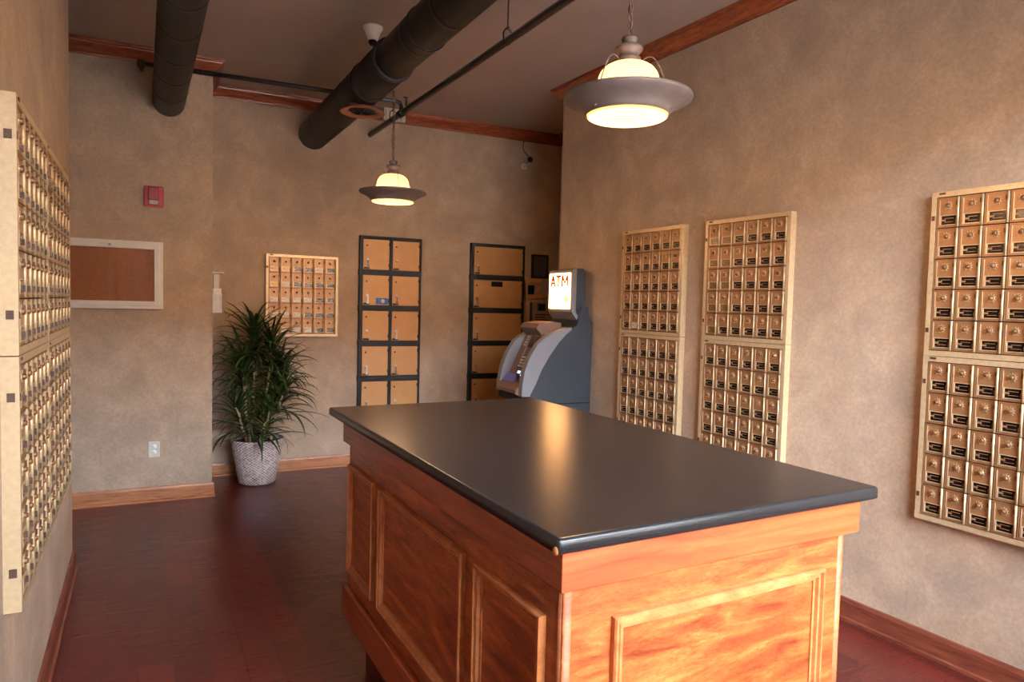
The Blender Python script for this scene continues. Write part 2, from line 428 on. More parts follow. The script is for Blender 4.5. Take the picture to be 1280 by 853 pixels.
def dial_mesh():
    bm = bm_(); rx = Matrix.Rotation(radians(90), 4, 'X')
    lathe(bm, [(0, .012), (.006, .012), (.0085, .009), (.0095, .005), (.0095, 0)], 16, 0, rx)
    for k in range(10):      # star of engraved marks round the dial
        if k == 5: continue
        a = 2*pi*k/10; m = Matrix.Rotation(-a, 4, 'Y')
        box(bm, -.0014, .0014, -.0022, 0, .014, .019, mi=1, rot=m)
    lathe(bm, [(.0115, 0), (.0115, .003), (.0132, .003), (.0132, 0)], 16, 1, rx)
    bmesh.ops.recalc_face_normals(bm, faces=bm.faces)
    me = bpy.data.meshes.new('dial'); bm.to_mesh(me); bm.free()
    me.materials.append(M['brass_dial']); me.materials.append(M['brass_edge']); return me
def pane_mesh(m):
    bm = bm_(); w2, h2 = DW/2, DH/2
    box(bm, -w2+.015, w2-.013, -.003, -.001, -h2+.011, -h2+.051)
    me = bpy.data.meshes.new('window_pane'); bm.to_mesh(me); bm.free(); me.materials.append(m); return me
DOOR, DIAL = door_mesh(), dial_mesh()
PANE = {k: pane_mesh(M[m]) for k, m in (('d', 'pane_dark'), ('w', 'pane_lit_white'), ('a', 'pane_lit_amber'), ('b', 'pane_brown'))}
FR_MX, FR_MZ, PD = .022, .024, .042
def mailbox(x, y, z, rz, W, H, label, group, pattern=None):
    """local: x to the right along the wall, front towards -y, z up from the panel's bottom"""
    t = thing('mailbox_panel', label, 'mailboxes', (x, y, z), rz, group)
    bm = bm_()
    pw, ph = (W-2*FR_MX)/6, (H-2*FR_MZ)/5
    g = .0018
    box(bm, .002, W-.002, -PD+.016, 0, .002, H-.002, mi=1)                    # backing
    box(bm, 0, FR_MX-g, -PD, 0, 0, H); box(bm, W-FR_MX+g, W, -PD, 0, 0, H)       # frame
    box(bm, FR_MX-g, W-FR_MX+g, -PD, 0, 0, FR_MZ-g); box(bm, FR_MX-g, W-FR_MX+g, -PD, 0, H-FR_MZ+g, H)
    for zz in (.11, H-.11):                                                    # side bolts
        box(bm, -.003, .001, -PD+.010, -PD+.028, zz-.012, zz+.012, mi=1); box(bm, .004, .016, -PD-.002, -PD, zz-.010, zz+.010, mi=1)
    box(bm, .03, .055, -PD-.002, -PD, H-.012, H-.004, mi=1)
    obj('frame', bm, [M['brass_frame'], M['gap']], t)
    sx, sz = (pw-2*g)/DW, (ph-.005)/DH
    for r in range(5):
        for c in range(6):
            d = bpy.data.objects.new('door', DOOR); C.objects.link(d); d.parent = t
            d.location = (FR_MX+pw*(c+.5), -PD+.010, H-FR_MZ-ph*(r+.5)); d.scale = (sx, 1, sz)
            k = pattern[r][c] if pattern else 'd'
            p = bpy.data.objects.new('window_pane', PANE[k]); C.objects.link(p); p.parent = d
            q = bpy.data.objects.new('dial', DIAL); C.objects.link(q); q.parent = d; q.location = (-.002, -.006, DH*.23)
    return t
RZR = -(pi/2-.0614)
ZT, ZM, ZB = 2.029, 1.328, .608
P1 = ['dddddd', 'dddddd', 'dddddd', 'dddddd', 'dwdddd']
P2 = ['bbdddd', 'bbdddd', 'bbdddd', 'bbdddd', 'bddddd']
for (ya, yb, up, lo, pt) in (
    (4.027, 3.425, 'brass mailbox panel on right wall just past the cash machine, upper of its stack', 'brass mailbox panel on right wall just past the cash machine, lower of its stack', P1),
    (3.2405, 2.636, 'brass mailbox panel in the middle stack on right wall, upper one', 'brass mailbox panel in the middle stack on right wall, lower one, bottom hidden by counter', P2),
    (1.917, 1.31, 'brass mailbox panel at the right edge of the photo, upper of its stack', 'brass mailbox panel at the right edge of the photo, lower one above the baseboard', None)):
    W = (ya-yb)/cos(.0614)
    mailbox(xr(ya), ya, ZM, RZR, W, ZT-ZM, up, 'brass mailbox panels on the right wall', pt)
    mailbox(xr(ya), ya, ZB, RZR, W, ZM-ZB-.003, lo, 'brass mailbox panels on the right wall')
RZL = pi/2+.035
for (ya, yb, up, lo) in (
    (2.2515, 2.918, 'brass mailbox panel on left wall nearest the viewer, upper one', 'brass mailbox panel on left wall nearest the viewer, lower one'),
    (2.930, 3.7586, 'brass mailbox panel on left wall farther from the viewer, upper one', 'brass mailbox panel on left wall farther from the viewer, lower one')):
    W = (yb-ya)/cos(.035)
    mailbox(xl(ya), ya, 1.330, RZL, W, 2.029-1.330, up, 'brass mailbox panels on the left wall')
    mailbox(xl(ya), ya, .624, RZL, W, 1.327-.624, lo, 'brass mailbox panels on the left wall')
PB = ['aaddwd', 'awdddd', 'wwwwdd', 'wwwddd', 'awwwdd']
mailbox(.7155, YF, 1.1814, 0, .607, .703, 'brass mailbox panel with panes coloured as if lit from behind, on back wall above the potted plant', 'brass mailbox panels', PB)

# ------------------------------------------------------------------ parcel lockers on the back wall
def locker(x0, W, cols, label, special):
    t = thing('parcel_locker', label, 'lockers', (x0, YF, 0), 0, 'parcel lockers on the back wall')
    ztop, pitch = 2.092, .3226; zb = ztop-5*pitch; D = .05
    bm = bm_(); box(bm, .004, W-.004, -D+.02, 0, zb, ztop, mi=0)
    pw = .03
    box(bm, 0, pw, -D, 0, zb, ztop); box(bm, W-pw*.55, W, -D, 0, zb, ztop)
    if cols == 2: box(bm, W/2-.013, W/2+.013, -D, 0, zb, ztop)
    for r in range(6):
        z = ztop-r*pitch; h = .028 if r in (0, 5) else .05
        z1 = z if r == 0 else (z+.02 if r < 5 else z+.028); box(bm, -.004 if 0 < r < 5 else 0, W, -D-.003, 0, z1-h, z1)
        if 0 < r < 5: box(bm, 0, W, -D-.006, -D, z1-h*.55, z1-h*.45)
    obj('frame', bm, M['black'], t)
    cw = (W-pw*.55-pw-(.026 if cols == 2 else 0))/cols
    for r in range(5):
        for c in range(cols):
            xa = pw+c*(W/2+.013-pw) if cols == 2 else pw
            xb = (W/2-.013 if c == 0 else W-pw*.55) if cols == 2 else W-pw*.55
            za = ztop-(r+1)*pitch+.022; zc = ztop-r*pitch-.03
            if r == 0: zc = ztop-.03
            bm = bm_(); box(bm, xa+.003, xb-.003, -D+.008, -D+.02, za, zc, bev=.002)
            for hz in (zc-.04, za+.04): box(bm, xb-.010, xb-.003, -D+.002, -D+.008, hz-.014, hz+.014, mi=1)
            dr = obj('door', bm, [M['locker'], M['black']], t)
            rx = Matrix.Rotation(radians(90), 4, 'X')
            bm = bm_(); lathe(bm, [(0, .006), (.008, .006), (.009, 0)], 12, 0, Matrix.Translation((xa+.036, -D+.008, zc-.055)) @ rx); obj('coin_hole', bm, M['gap'], dr)
            bm = bm_(); kx, kz = xa+.040, za+.088
            lathe(bm, [(0, .012), (.010, .012), (.013, .006), (.013, 0)], 14, 0, Matrix.Translation((kx, -D+.008, kz)) @ rx)
            box(bm, kx-.014, kx+.014, -D-.008, -D-.004, kz-.004, kz+.004)
            kc = obj('cylinder_lock', bm, M['steel'], dr)
            if special.get('keys', lambda r, c: True)(r, c):
                bm = bm_(); box(bm, kx-.001, kx+.010, -D-.010, -D-.006, kz-.062, kz-.010); box(bm, kx-.006, kx+.014, -D-.009, -D-.007, kz-.075, kz-.045, bev=.0005)
                o = obj('key_tag', bm, M['steel'] if (r+c) % 2 else M['chain'], dr)
            bm = bm_(); box(bm, xa+.008, xa+.062, -D+.005, -D+.008, za+.004, za+.020); obj('number_plate', bm, M['black'], dr)
            if special.get('blue') == (r, c):
                bm = bm_(); box(bm, xb-.125, xb-.010, -D+.005, -D+.008, za+.008, za+.066); s = obj('sticker', bm, M['blueprint'], dr); s['label'] = 'blue printed sticker'
                bm = bm_(); lathe(bm, [(0, .002), (.016, .002), (.018, 0)], 16, 0, Matrix.Translation((xb-.06, -D+.005, za+.037)) @ rx); obj('sticker_emblem', bm, M['ivory'], dr)
            if special.get('black') == (r, c):
                bm = bm_(); box(bm, xa+.19, xa+.31, -D+.004, -D+.008, zc-.062, zc-.012); s = obj('sticker', bm, M['black'], dr); s['label'] = 'black label'
    return t
locker(1.512, .579, 2, 'black framed parcel locker with two columns of tan doors', {'blue': (1, 0), 'keys': lambda r, c: (r, c) not in ((0, 1), (2, 0), (4, 1))})
locker(2.5945, .579, 1, 'black framed parcel locker with one column of wide doors beside cash machine', {'black': (1, 0)})

# ------------------------------------------------------------------ counter island
IA = -.0411
isl = thing('counter_island', 'wooden panelled island counter with dark stone-like top in middle of room', 'counter', (.6624, 1.1257, 0), -IA)
def IB(*a, **k): return box(*a, **k)
# local x = u, y = v.  body corner posts, plinth, frieze
bm = bm_(); box(bm, .11, .86, .11, 1.58, 0, .215); obj('plinth', bm, M['floor'], isl)
bm = bm_(); box(bm, .05, .921, .05, 1.64, .20, .93); obj('body', bm, M['island'], isl)
bm = bm_(); box(bm, .032, .955, .030, 1.68, .930, 1.019, bev=.002); obj('frieze', bm, M['island_rail'], isl)
bm = bm_()
for (px, py) in ((.05, .05), (.921, .05), (.05, 1.64), (.921, 1.64)):
    bm = bm_(); tube(bm, [(px+(.012 if px < .5 else -.012), py+(.012 if py < 1 else -.012), .37), (px+(.012 if px < .5 else -.012), py+(.012 if py < 1 else -.012), .93)], .0150, 12)
    obj('corner_bead', bm, M['bead'], isl)
bm = bm_(); Z0, Z1 = .215, .345
for a in ((.030, .941, .030, .052), (.030, .941, 1.638, 1.660), (.030, .052, .030, 1.660), (.919, .941, .030, 1.660)): box(bm, *a, Z0, Z1, bev=.004)
obj('base_rail', bm, M['island_rail'], isl)
def panel_frame(face, a0, a1, z0, z1):
    """picture-frame moulding proud of the body; profile of three steps, mitred"""
    bm = bm_(); prof = [(0, 0), (0, .013), (.003, .018), (.008, .018), (.011, .010), (.013, .010), (.016, .014), (.021, .013), (.024, .005), (.030, .004), (.030, 0)]   # (inset, height)
    rings = []
    for ins, h in prof:
        c = [(a0+ins, z0+ins), (a1-ins, z0+ins), (a1-ins, z1-ins), (a0+ins, z1-ins)]
        if face == 'front': rings.append([bm.verts.new((a, .05-h, z)) for a, z in c])
        elif face == 'left': rings.append([bm.verts.new((.05-h, a, z)) for a, z in c])
        elif face == 'right': rings.append([bm.verts.new((.921+h, a, z)) for a, z in c])
        else: rings.append([bm.verts.new((a, 1.64+h, z)) for a, z in c])
    for r, s in zip(rings, rings[1:]):
        for i in range(4): bm.faces.new((r[i], r[(i+1) % 4], s[(i+1) % 4], s[i]))
    obj('panel_moulding', bm, M['moulding'], isl)
PZ0, PZ1 = .415, .850
panel_frame('front', .172, .836, PZ0, PZ1); panel_frame('back', .172, .836, PZ0, PZ1)
for f in ('left', 'right'):
    for a in ((1.292, 1.612), (.515, 1.222), (.112, .442)): panel_frame(f, *a, PZ0, PZ1)
# top slab with rounded edge
bm = bm_(); r = .009; zt, zb = 1.0534, 1.0185
prof = [(0.010, zb), (0, zb+.006)] + [(r*(1-cos(t))*1.0, zt-r+r*sin(t)) for t in [radians(x) for x in (0, 22, 45, 67, 90)]]
L, Wd = 1.798, .9883; rc = .012
def ring(ins, z):
    pts = []
    for (cx_, cy_, a0) in ((Wd-rc, L-rc, 0), (rc, L-rc, 90), (rc, rc, 180), (Wd-rc, rc, 270)):
        for k in range(5):
            a = radians(a0+k*22.5); rr = max(.001, rc-ins)
            pts.append(bm.verts.new((min(max(cx_+0, ins+rr), Wd-ins-rr)+rr*cos(a), min(max(cy_, ins+rr), L-ins-rr)+rr*sin(a), z)))
    return pts
rs = [ring(i, z) for i, z in prof]
for a, b in zip(rs, rs[1:]):
    for i in range(len(a)):
        f = bm.faces.new((a[i], a[(i+1) % len(a)], b[(i+1) % len(b)], b[i])); f.smooth = True
bm.faces.new(rs[-1]); bm.faces.new(rs[0])
obj('countertop', bm, M['counter'], isl)
bm = bm_(); lathe(bm, [(0, .004), (.007, .003), (.009, 0)], 10, 0, Matrix.Translation((-.001, .004, 1.030)) @ Matrix.Rotation(radians(-90), 4, 'Y'))
o = obj('corner_chip', bm, M['moulding'], isl); o['label'] = 'pale chip on the worktop corner'

# ------------------------------------------------------------------ cash machine (faces -x, back to the right wall)
atm = thing('cash_machine', 'grey cash machine with lit ATM sign standing against the right wall', 'atm', (0, 0, 0))
Y0, Y1 = 4.40, 4.81
inner = [(2.652, 1.332), (2.600, 1.290), (2.546, 1.237), (2.468, 1.135), (2.405, 1.033), (2.362, .935), (2.312, .843)]
outer = [(2.651, 1.346), (2.560, 1.330), (2.476, 1.295), (2.415, 1.262), (2.366, 1.220), (2.304, 1.122), (2.268, 1.024), (2.252, .930), (2.249, .846)]
bm = bm_()
side = [(2.835, 0), (2.835, 1.375), (2.800, 1.45), (2.79, 1.50), (2.74, 1.50), (2.70, 1.36)] + inner + [(2.312, .80), (2.330, .05), (2.36, 0)]
prism(bm, side, Y0, Y1); obj('cabinet', bm, M['atm_grey'], atm)
bm = bm_(); box(bm, 2.318, 2.833, Y0-.004, Y0+.001, .776, .786); obj('side_seam', bm, M['black'], atm)
for ya, yb in ((Y0-.012, Y0+.045), (Y1-.045, Y1+.012)):
    bm = bm_(); prism(bm, outer + [(2.312, .843)] + inner[::-1][1:], ya, yb); obj('side_trim', bm, M['atm_silver'], atm)
# fascia: taupe plane set between the trims
fa = Vector((2.470, 0, 1.290)); fb = Vector((2.300, 0, .925)); fd = (fb-fa).normalized(); fn = Vector((fd.z, 0, -fd.x)); fn = fn if fn.x < 0 else -fn
fl = (fb-fa).length; YI0, YI1 = Y0+.045, Y1-.045
def fpt(s, n_): p = fa+fd*s+fn*n_; return (p.x, p.z)
bm = bm_(); prism(bm, [(2.66, 1.345), fpt(0, 0), fpt(fl, 0), (2.34, .90), (2.50, 1.10)], YI0, YI1); obj('fascia', bm, M['atm_brown'], atm)
bm = bm_(); prism(bm, [(2.62, 1.375), (2.55, 1.384), (2.435, 1.368), (2.41, 1.335), (2.455, 1.285), (2.62, 1.30)], YI0+.05, YI1); obj('hood', bm, M['atm_brown'], atm)
bm = bm_(); prism(bm, [(2.33, .935), (2.262, .925), (2.225, .885), (2.222, .862), (2.245, .848), (2.33, .845)], YI0-.002, YI1+.002); obj('cash_tray', bm, M['atm_brown'], atm)
bm = bm_(); prism(bm, [(2.33, .842), (2.255, .842), (2.262, .80), (2.33, .80)], Y0+.01, Y1-.01); obj('lower_lip', bm, M['black'], atm)
def fbox(name, s0, s1, ya, yb, h, mat, h0=-.002, parent=atm):
    bm = bm_(); a, b, c, d = fpt(s0, h0), fpt(s1, h0), fpt(s1, h), fpt(s0, h); prism(bm, [a, b, c, d], ya, yb); return obj(name, bm, mat, parent)
sc_ = fbox('screen_bezel', .015, .125, YI0+.03, YI0+.21, .006, M['atm_brown'])
fbox('screen', .022, .118, YI0+.045, YI0+.195, .008, M['atm_dark'], parent=sc_)
for k in range(4): fbox('function_key', .028+k*.023, .040+k*.023, YI0+.235, YI0+.262, .010, M['key'])
fbox('side_strip', .02, .19, YI0+.205, YI0+.222, .009, M['atm_silver'])
fbox('card_slot', .135, .160, YI0+.035, YI0+.085, .014, M['ivory'])
kp = fbox('keypad', .185, .290, YI0+.075, YI0+.225, .007, M['atm_dark'])
for i in range(4):
    for j in range(4): fbox('key_button', .192+i*.024, .208+i*.024, YI0+.085+j*.034, YI0+.107+j*.034, .011, M['key'], parent=kp)
cr = fbox('card_reader', .310, .360, YI0+.03, YI0+.13, .035, M['atm_dark'])
fbox('reader_light', .318, .338, YI0+.075, YI0+.115, .038, M['led'], .034, parent=cr)
fbox('reader_light', .342, .354, YI0+.040, YI0+.056, .038, M['led'], .034, parent=cr)
bm = bm_(); prism(bm, [(2.315, .985), (2.262, .93), (2.325, .93)], YI0+.14, YI1-.01); obj('cash_chute', bm, plain('painted_glow_chute', rgb(92, 92, 160), .3), atm)  # blue-violet glow of the cash opening put into the base colour
# topper sign
SY0, SY1 = 4.425, 4.785
bm = bm_(); prism(bm, [(2.672, 1.765), (2.690, 1.785), (2.765, 1.785), (2.785, 1.765), (2.790, 1.47), (2.835, 1.375), (2.76, 1.345), (2.674, 1.470)], SY0+.014, SY1-.014)
prism(bm, [(2.680, 1.755), (2.695, 1.772), (2.765, 1.772), (2.777, 1.755), (2.784, 1.47), (2.83, 1.375), (2.765, 1.352), (2.682, 1.472)], SY0, SY1)
th = obj('sign_housing', bm, M['atm_grey'], atm)
bm = bm_(); prism(bm, [(2.664, 1.772), (2.690, 1.784), (2.700, 1.784), (2.700, 1.46), (2.775, 1.352), (2.758, 1.345), (2.664, 1.462)], SY0-.002, SY1+.002); obj('sign_bezel', bm, M['atm_silver'], atm)
bm = bm_(); box(bm, 2.6585, 2.668, SY0+.022, SY1-.022, 1.482, 1.752, bev=.003); sp = obj('sign_panel', bm, M['sign_lit'], atm); sp['label'] = 'glowing white sign panel'
bm = bm_(); LH, LW, ST = .088, .078, .0185        # block letters built from bars; u runs to the reader's right (-y)
def bar(u0, z0, u1, z1, st=ST):
    vs = [bm.verts.new((x, SY1-.045-u, 1.648+z)) for x in (2.6545, 2.6590) for u, z in ((u0-st/2, z0), (u0+st/2, z0), (u1+st/2, z1), (u1-st/2, z1))]
    for f in ((0, 1, 2, 3), (4, 5, 6, 7), (0, 1, 5, 4), (1, 2, 6, 5), (2, 3, 7, 6), (3, 0, 4, 7)): bm.faces.new([vs[i] for i in f])
bar(.010, 0, .040, LH); bar(.070, 0, .040, LH); bar(.040, .020, .040, .034, .036)
bar(.122, 0, .122, LH-.014); bar(.122, LH-.016, .122, LH, .070)
bar(.180, 0, .180, LH); bar(.256, 0, .256, LH); bar(.180, LH, .218, .026, .014); bar(.256, LH, .218, .026, .014)
tx = obj('lettering', bm, M['sign_red'], sp); tx['label'] = 'red letters ATM'
for (ya, yb, za, zb_, m) in ((4.725, 4.750, 1.578, 1.588, 'sign_orange'), (4.725, 4.752, 1.545, 1.555, 'sign_orange'), (4.47, 4.52, 1.535, 1.575, 'sign_yellow')):
    bm = bm_(); box(bm, 2.6572, 2.6590, ya, yb, za, zb_); obj('printed_mark', bm, M[m], sp)

# ------------------------------------------------------------------ ducts
DA = tan(-.035)
def duct(name, label, x0, z, y_end, secs, seams):
    t = thing(name, label, 'air duct', (x0, y_end, z), 0, 'black round air ducts')
    m = Matrix.Rotation(.035, 4, 'Z') @ Matrix.Rotation(radians(90), 4, 'X')   # local +z -> -y
    for nm, ya, yb, r in secs:
        bm = bm_(); prof = []
        n = max(2, int((yb-ya)/.42)); 
        for i in range(n+1):
            s = ya+(yb-ya)*i/n
            prof += [(r, s-.03), (r, s-.005), (r+.0012, s-.003), (r+.0012, s+.003), (r, s+.005), (r, s+.03)] if 0 < i < n else [(r, s)]
        prof = [(0, ya), (r-.003, ya)]+prof+[(r-.003, yb), (0, yb)]
        lathe(bm, prof, 40, 0, m); obj(nm, bm, M['duct'], t)
    for s, r in seams:
        bm = bm_(); lathe(bm, [(r, s-.012), (r+.005, s-.010), (r+.006, s), (r+.005, s+.010), (r, s+.012)], 40, 0, m); obj('seam_ring', bm, M['duct'], t)
    return t
d1 = duct('round_duct', 'black round duct entering the wall above the fire alarm', -.023, 2.896, YN+.03, [('pipe_section', 0, 6.36, .107)], [])
d2 = duct('round_duct', 'wider black round duct with diffuser, entering the back wall', 1.100, 2.935, YF+.03, [('pipe_section', 0, 2.22, .126), ('pipe_section', 2.22, 6.98, .114)], [(1.72, .126), (2.20, .126), (2.75, .114)])
bm = bm_(); t_ = Matrix.Translation((.06, -1.53, -.155))
lathe(bm, [(.085, .06), (.085, .015), (.150, .004), (.152, 0), (.146, -.004), (.104, .010), (.100, .03)], 36, 0, t_)
obj('diffuser_ring', bm, plain('bronze_diffuser', rgb(120, 72, 48), .45), d2)
bm = bm_()
for rr in (.092, .070, .048, .026): lathe(bm, [(rr, .018), (rr-.014, .002), (rr-.016, .003), (rr-.002, .02)], 28, 0, t_, closed=True)
box(bm, .06-.095, .06+.095, -1.533, -1.527, -.153, -.149); box(bm, .057, .063, -1.53-.095, -1.53+.095, -.153, -.149)
obj('diffuser_louvre', bm, M['black'], d2)

# sprinkler pipes
zp = 3.0; px_ = lambda y: 1.60+(6.25-y)*.042
main = thing('sprinkler_pipe', 'black sprinkler main pipe running over the room to the back wall', 'pipe', (0, 0, 0))
bm = bm_(); tube(bm, [(px_(6.27), 6.27, zp), (px_(-.74), -.74, zp)], .023, 14); obj('main_run', bm, M['pipe'], main)
bm = bm_()
for y in (5.42, 2.30): tube(bm, [(px_(y+.05), y+.05, zp), (px_(y-.05), y-.05, zp)], .031, 14)
obj('coupling', bm, M['pipe'], main)
for y in (5.62, 3.63, .8):
    x = px_(y)
    bm = bm_(); tube(bm, [(x, y, zp+.07), (x, y, ZC+.002)], .005, 8); h = obj('hanger_rod', bm, M['pipe'], main)
    bm = bm_(); tube(bm, [(x+.027*cos(a), y, zp+.012+.033*sin(a)+(.022 if sin(a) > 0 else 0)) for a in [radians(k*30) for k in range(13)]], .005, 6, cap=False)
    lathe(bm, [(0, 0), (.011, 0), (.011, .012), (0, .012)], 6, 0, Matrix.Translation((x, y, zp+.064))); obj('clevis', bm, M['pipe'], h)
hx = px_(5.30)
bm = bm_(); tube(bm, [(hx, 5.30, zp+.02), (hx, 5.30, zp+.075)], .010, 10); lathe(bm, [(0, .078), (.008, .078), (.008, .09), (.030, .093), (.030, .096), (0, .096)], 12, 0, Matrix.Translation((hx, 5.30, zp)))
for a in (0, pi): tube(bm, [(hx+.012*cos(a), 5.30, zp+.065), (hx+.014*cos(a), 5.30, zp+.092)], .002, 6)
sh = obj('sprinkler_head', bm, M['chain'], main); sh['label'] = 'small bronze sprinkler head'
bx = px_(5.42)
bm = bm_(); tube(bm, [(-.19, 5.47, 3.09), (bx-.04, 5.42, 3.09), (bx-.012, 5.42, 3.082), (bx, 5.42, 3.06), (bx, 5.42, 3.02)], .0165, 12); obj('branch_run', bm, M['pipe'], main)
bm = bm_(); tube(bm, [(-.19, 5.47, 3.09), (-.19, 5.625, 3.09)], .0165, 12); obj('branch_run', bm, M['pipe'], main)
bm = bm_(); box(bm, -.215, -.165, 5.445, 5.495, 3.065, 3.115, bev=.01); obj('elbow', bm, M['pipe'], main)

# ------------------------------------------------------------------ pendants
def pendant(x, y, z, label, spin, watts):
    t = thing('pendant_lamp', label, 'lamp', (x, y, z), spin, 'pendant lamps')
    bm = bm_()
    lathe(bm, [(.216, .006), (.222, .004), (.224, -.002), (.221, -.008), (.190, -.020), (.165, -.036), (.150, -.050), (.145, -.062), (.142, -.062), (.146, -.046), (.162, -.030), (.188, -.014), (.214, .000)], 56, 0, closed=True)
    obj('saucer_ring', bm, M['lampmetal'], t)
    bm = bm_(); n = 14
    pr = [(.036, .120)]+[(.036+(.106-.036)*math.sin(k/n*pi/2)**.9, .118-(.118-.050)*(k/n)**1.7) for k in range(1, n+1)]
    pr += [(.122, .015), (.132, -.02), (.138, -.050), (.139, -.064), (.136, -.068), (.133, -.062)]
    # prismatic ribs
    fine = []
    for (r0, z0), (r1, z1) in zip(pr, pr[1:]): fine += [(r0, z0), ((r0+r1)/2+.0012, (z0+z1)/2)]
    fine.append(pr[-1])
    lathe(bm, fine, 56); obj('glass_shade', bm, M['shade'], t)
    bm = bm_(); lathe(bm, [(0, .222), (.008, .221), (.009, .208), (.026, .207), (.029, .201), (.026, .194), (.024, .184), (.027, .178), (.044, .176), (.049, .170), (.046, .161), (.036, .154), (.033, .142), (.040, .138), (.042, .130), (.038, .124), (.046, .118), (.036, .114), (0, .114)], 32)
    obj('neck', bm, M['lampmetal'], t)
    bm = bm_()
    for k in range(3):
        a = radians(20+k*120); c, s = cos(a), sin(a); pts = []
        for q in range(9):
            u = q/8; rr = .042+(.150-.042)*u; zz = .118+.030*sin(pi*min(1,u*1.1))-.140*u**2.2
            pts.append((rr*c, rr*s, zz))
        tube(bm, pts, .0022, 6)
        tube(bm, [(.150*c, .150*s, -.052), (.150*c, .150*s, -.030)], .005, 8)
    obj('wire_arm', bm, M['lampmetal'], t)
    bm = bm_(); zz = .226; k = 0; top = ZC-z-.03
    while zz < top:
        pts = []
        for q in range(13):
            a = 2*pi*q/12; ex, ez = .0085*cos(a), .0165*sin(a)
            pts.append((ex if k % 2 else 0, 0 if k % 2 else ex, zz+ez))
        tube(bm, pts, .0024, 6, cap=False); zz += .0265; k += 1
    tube(bm, [(.004*cos(q*.9), .004*sin(q*.9), .21+q*(top-.21)/40) for q in range(41)], .0022, 5)
    obj('chain', bm, M['chain'], t)
    bm = bm_(); lathe(bm, [(0, ZC-z-.035), (.012, ZC-z-.035), (.02, ZC-z-.028), (.055, ZC-z-.012), (.06, ZC-z), (0, ZC-z)], 28); obj('ceiling_rose', bm, M['lampmetal'], t)
    bm = bm_(); lathe(bm, [(0, .11), (.016, .11), (.018, .07), (.032, .035), (.036, .012), (.028, -.012), (.012, -.024), (0, -.026)], 20); obj('bulb', bm, M['bulb'], t)
    ld = bpy.data.lights.new('bulb_light', 'POINT'); ld.energy = watts; ld.color = (1.0, .60, .30); ld.shadow_soft_size = .05
    lo = bpy.data.objects.new('bulb_light', ld); C.objects.link(lo); lo.parent = t; lo.location = (0, 0, -.085)
    ld = bpy.data.lights.new('bulb_glow_light', 'POINT'); ld.energy = .45; ld.color = (1.0, .70, .40); ld.shadow_soft_size = .02
    lo = bpy.data.objects.new('bulb_glow_light', ld); C.objects.link(lo); lo.parent = t; lo.location = (0, 0, -.045)
    return t
pendant(1.428, 2.035, 2.232, 'lit pendant lamp with grey saucer rim above the counter, the nearer one', radians(-70), LAMP_W*1.5)
pendant(1.329, 4.566, 2.236, 'lit pendant lamp with dark saucer rim hanging farther back by the duct', radians(10), LAMP_W*.85)

# ------------------------------------------------------------------ things on the near wall
nb = thing('bulletin_board', 'white framed enclosed cork bulletin board on the near left wall', 'bulletin board', (-.90, YN, 1.405))
W, H = .842, .482; fw = .048
bm = bm_()
def frame_ring(bm, x0, x1, z0, z1, fw, y0, y1, bev=.003):
    box(bm, x0, x1, y0, y1, z0, z0+fw, bev); box(bm, x0, x1, y0, y1, z1-fw, z1, bev)
    box(bm, x0, x0+fw, y0, y1, z0+fw*.8, z1-fw*.8, bev); box(bm, x1-fw, x1, y0, y1, z0+fw*.8, z1-fw*.8, bev)
frame_ring(bm, 0, W, 0, H, .030, -.035, 0); obj('outer_frame', bm, M['white'], nb)
bm = bm_(); frame_ring(bm, .022, W-.022, .022, H-.022, .034, -.041, -.024)
dr = obj('door_frame', bm, M['white'], nb)
bm = bm_(); lathe(bm, [(0, .006), (.008, .006), (.009, 0)], 14, 0, Matrix.Translation((.51, -.041, H-.035)) @ Matrix.Rotation(radians(90), 4, 'X')); obj('lock', bm, M['steel'], dr)
bm = bm_(); box(bm, .05, W-.05, -.031, -.028, .05, H-.05); obj('glass_pane', bm, M['glass'], dr)
bm = bm_(); box(bm, .02, W-.02, -.010, -.001, .02, H-.02); obj('cork_panel', bm, M['cork'], nb)

al = thing('fire_alarm', 'red fire alarm strobe on near wall above the bulletin board', 'fire alarm', (-.118, YN, 2.21))
bm = bm_(); box(bm, -.062, .062, -.022, 0, -.073, .073, bev=.006); obj('back_plate', bm, M['red'], al)
bm = bm_(); box(bm, -.034, .034, -.046, -.020, -.030, .064, bev=.008)
for k in range(4): box(bm, -.022, .022, -.048, -.045, .012+k*.011, .017+k*.011)
obj('sounder', bm, M['darkred'], al)
bm = bm_(); box(bm, -.032, .032, -.052, -.020, -.060, -.028, bev=.010); obj('strobe_lens', bm, plain('clear_strobe_plastic', rgb(214, 206, 204), .1), al)

ou = thing('wall_outlet', 'ivory power outlet low on the near wall', 'outlet', (-.118, YN, .384))
bm = bm_(); box(bm, -.037, .037, -.006, 0, -.058, .058, bev=.003); obj('cover_plate', bm, M['ivory'], ou)
for z in (.021, -.021):
    bm = bm_(); lathe(bm, [(0, .004), (.015, .004), (.017, 0)], 18, 0, Matrix.Translation((0, -.006, z)) @ Matrix.Rotation(radians(90), 4, 'X'))
    s = obj('socket', bm, M['white'], ou)
    bm = bm_(); 
    for x in (-.006, .006): box(bm, x-.001, x+.001, -.0112, -.0098, z-.002, z+.007)
    box(bm, -.0018, .0018, -.0112, -.0098, z-.010, z-.006); obj('slot', bm, M['black'], s)

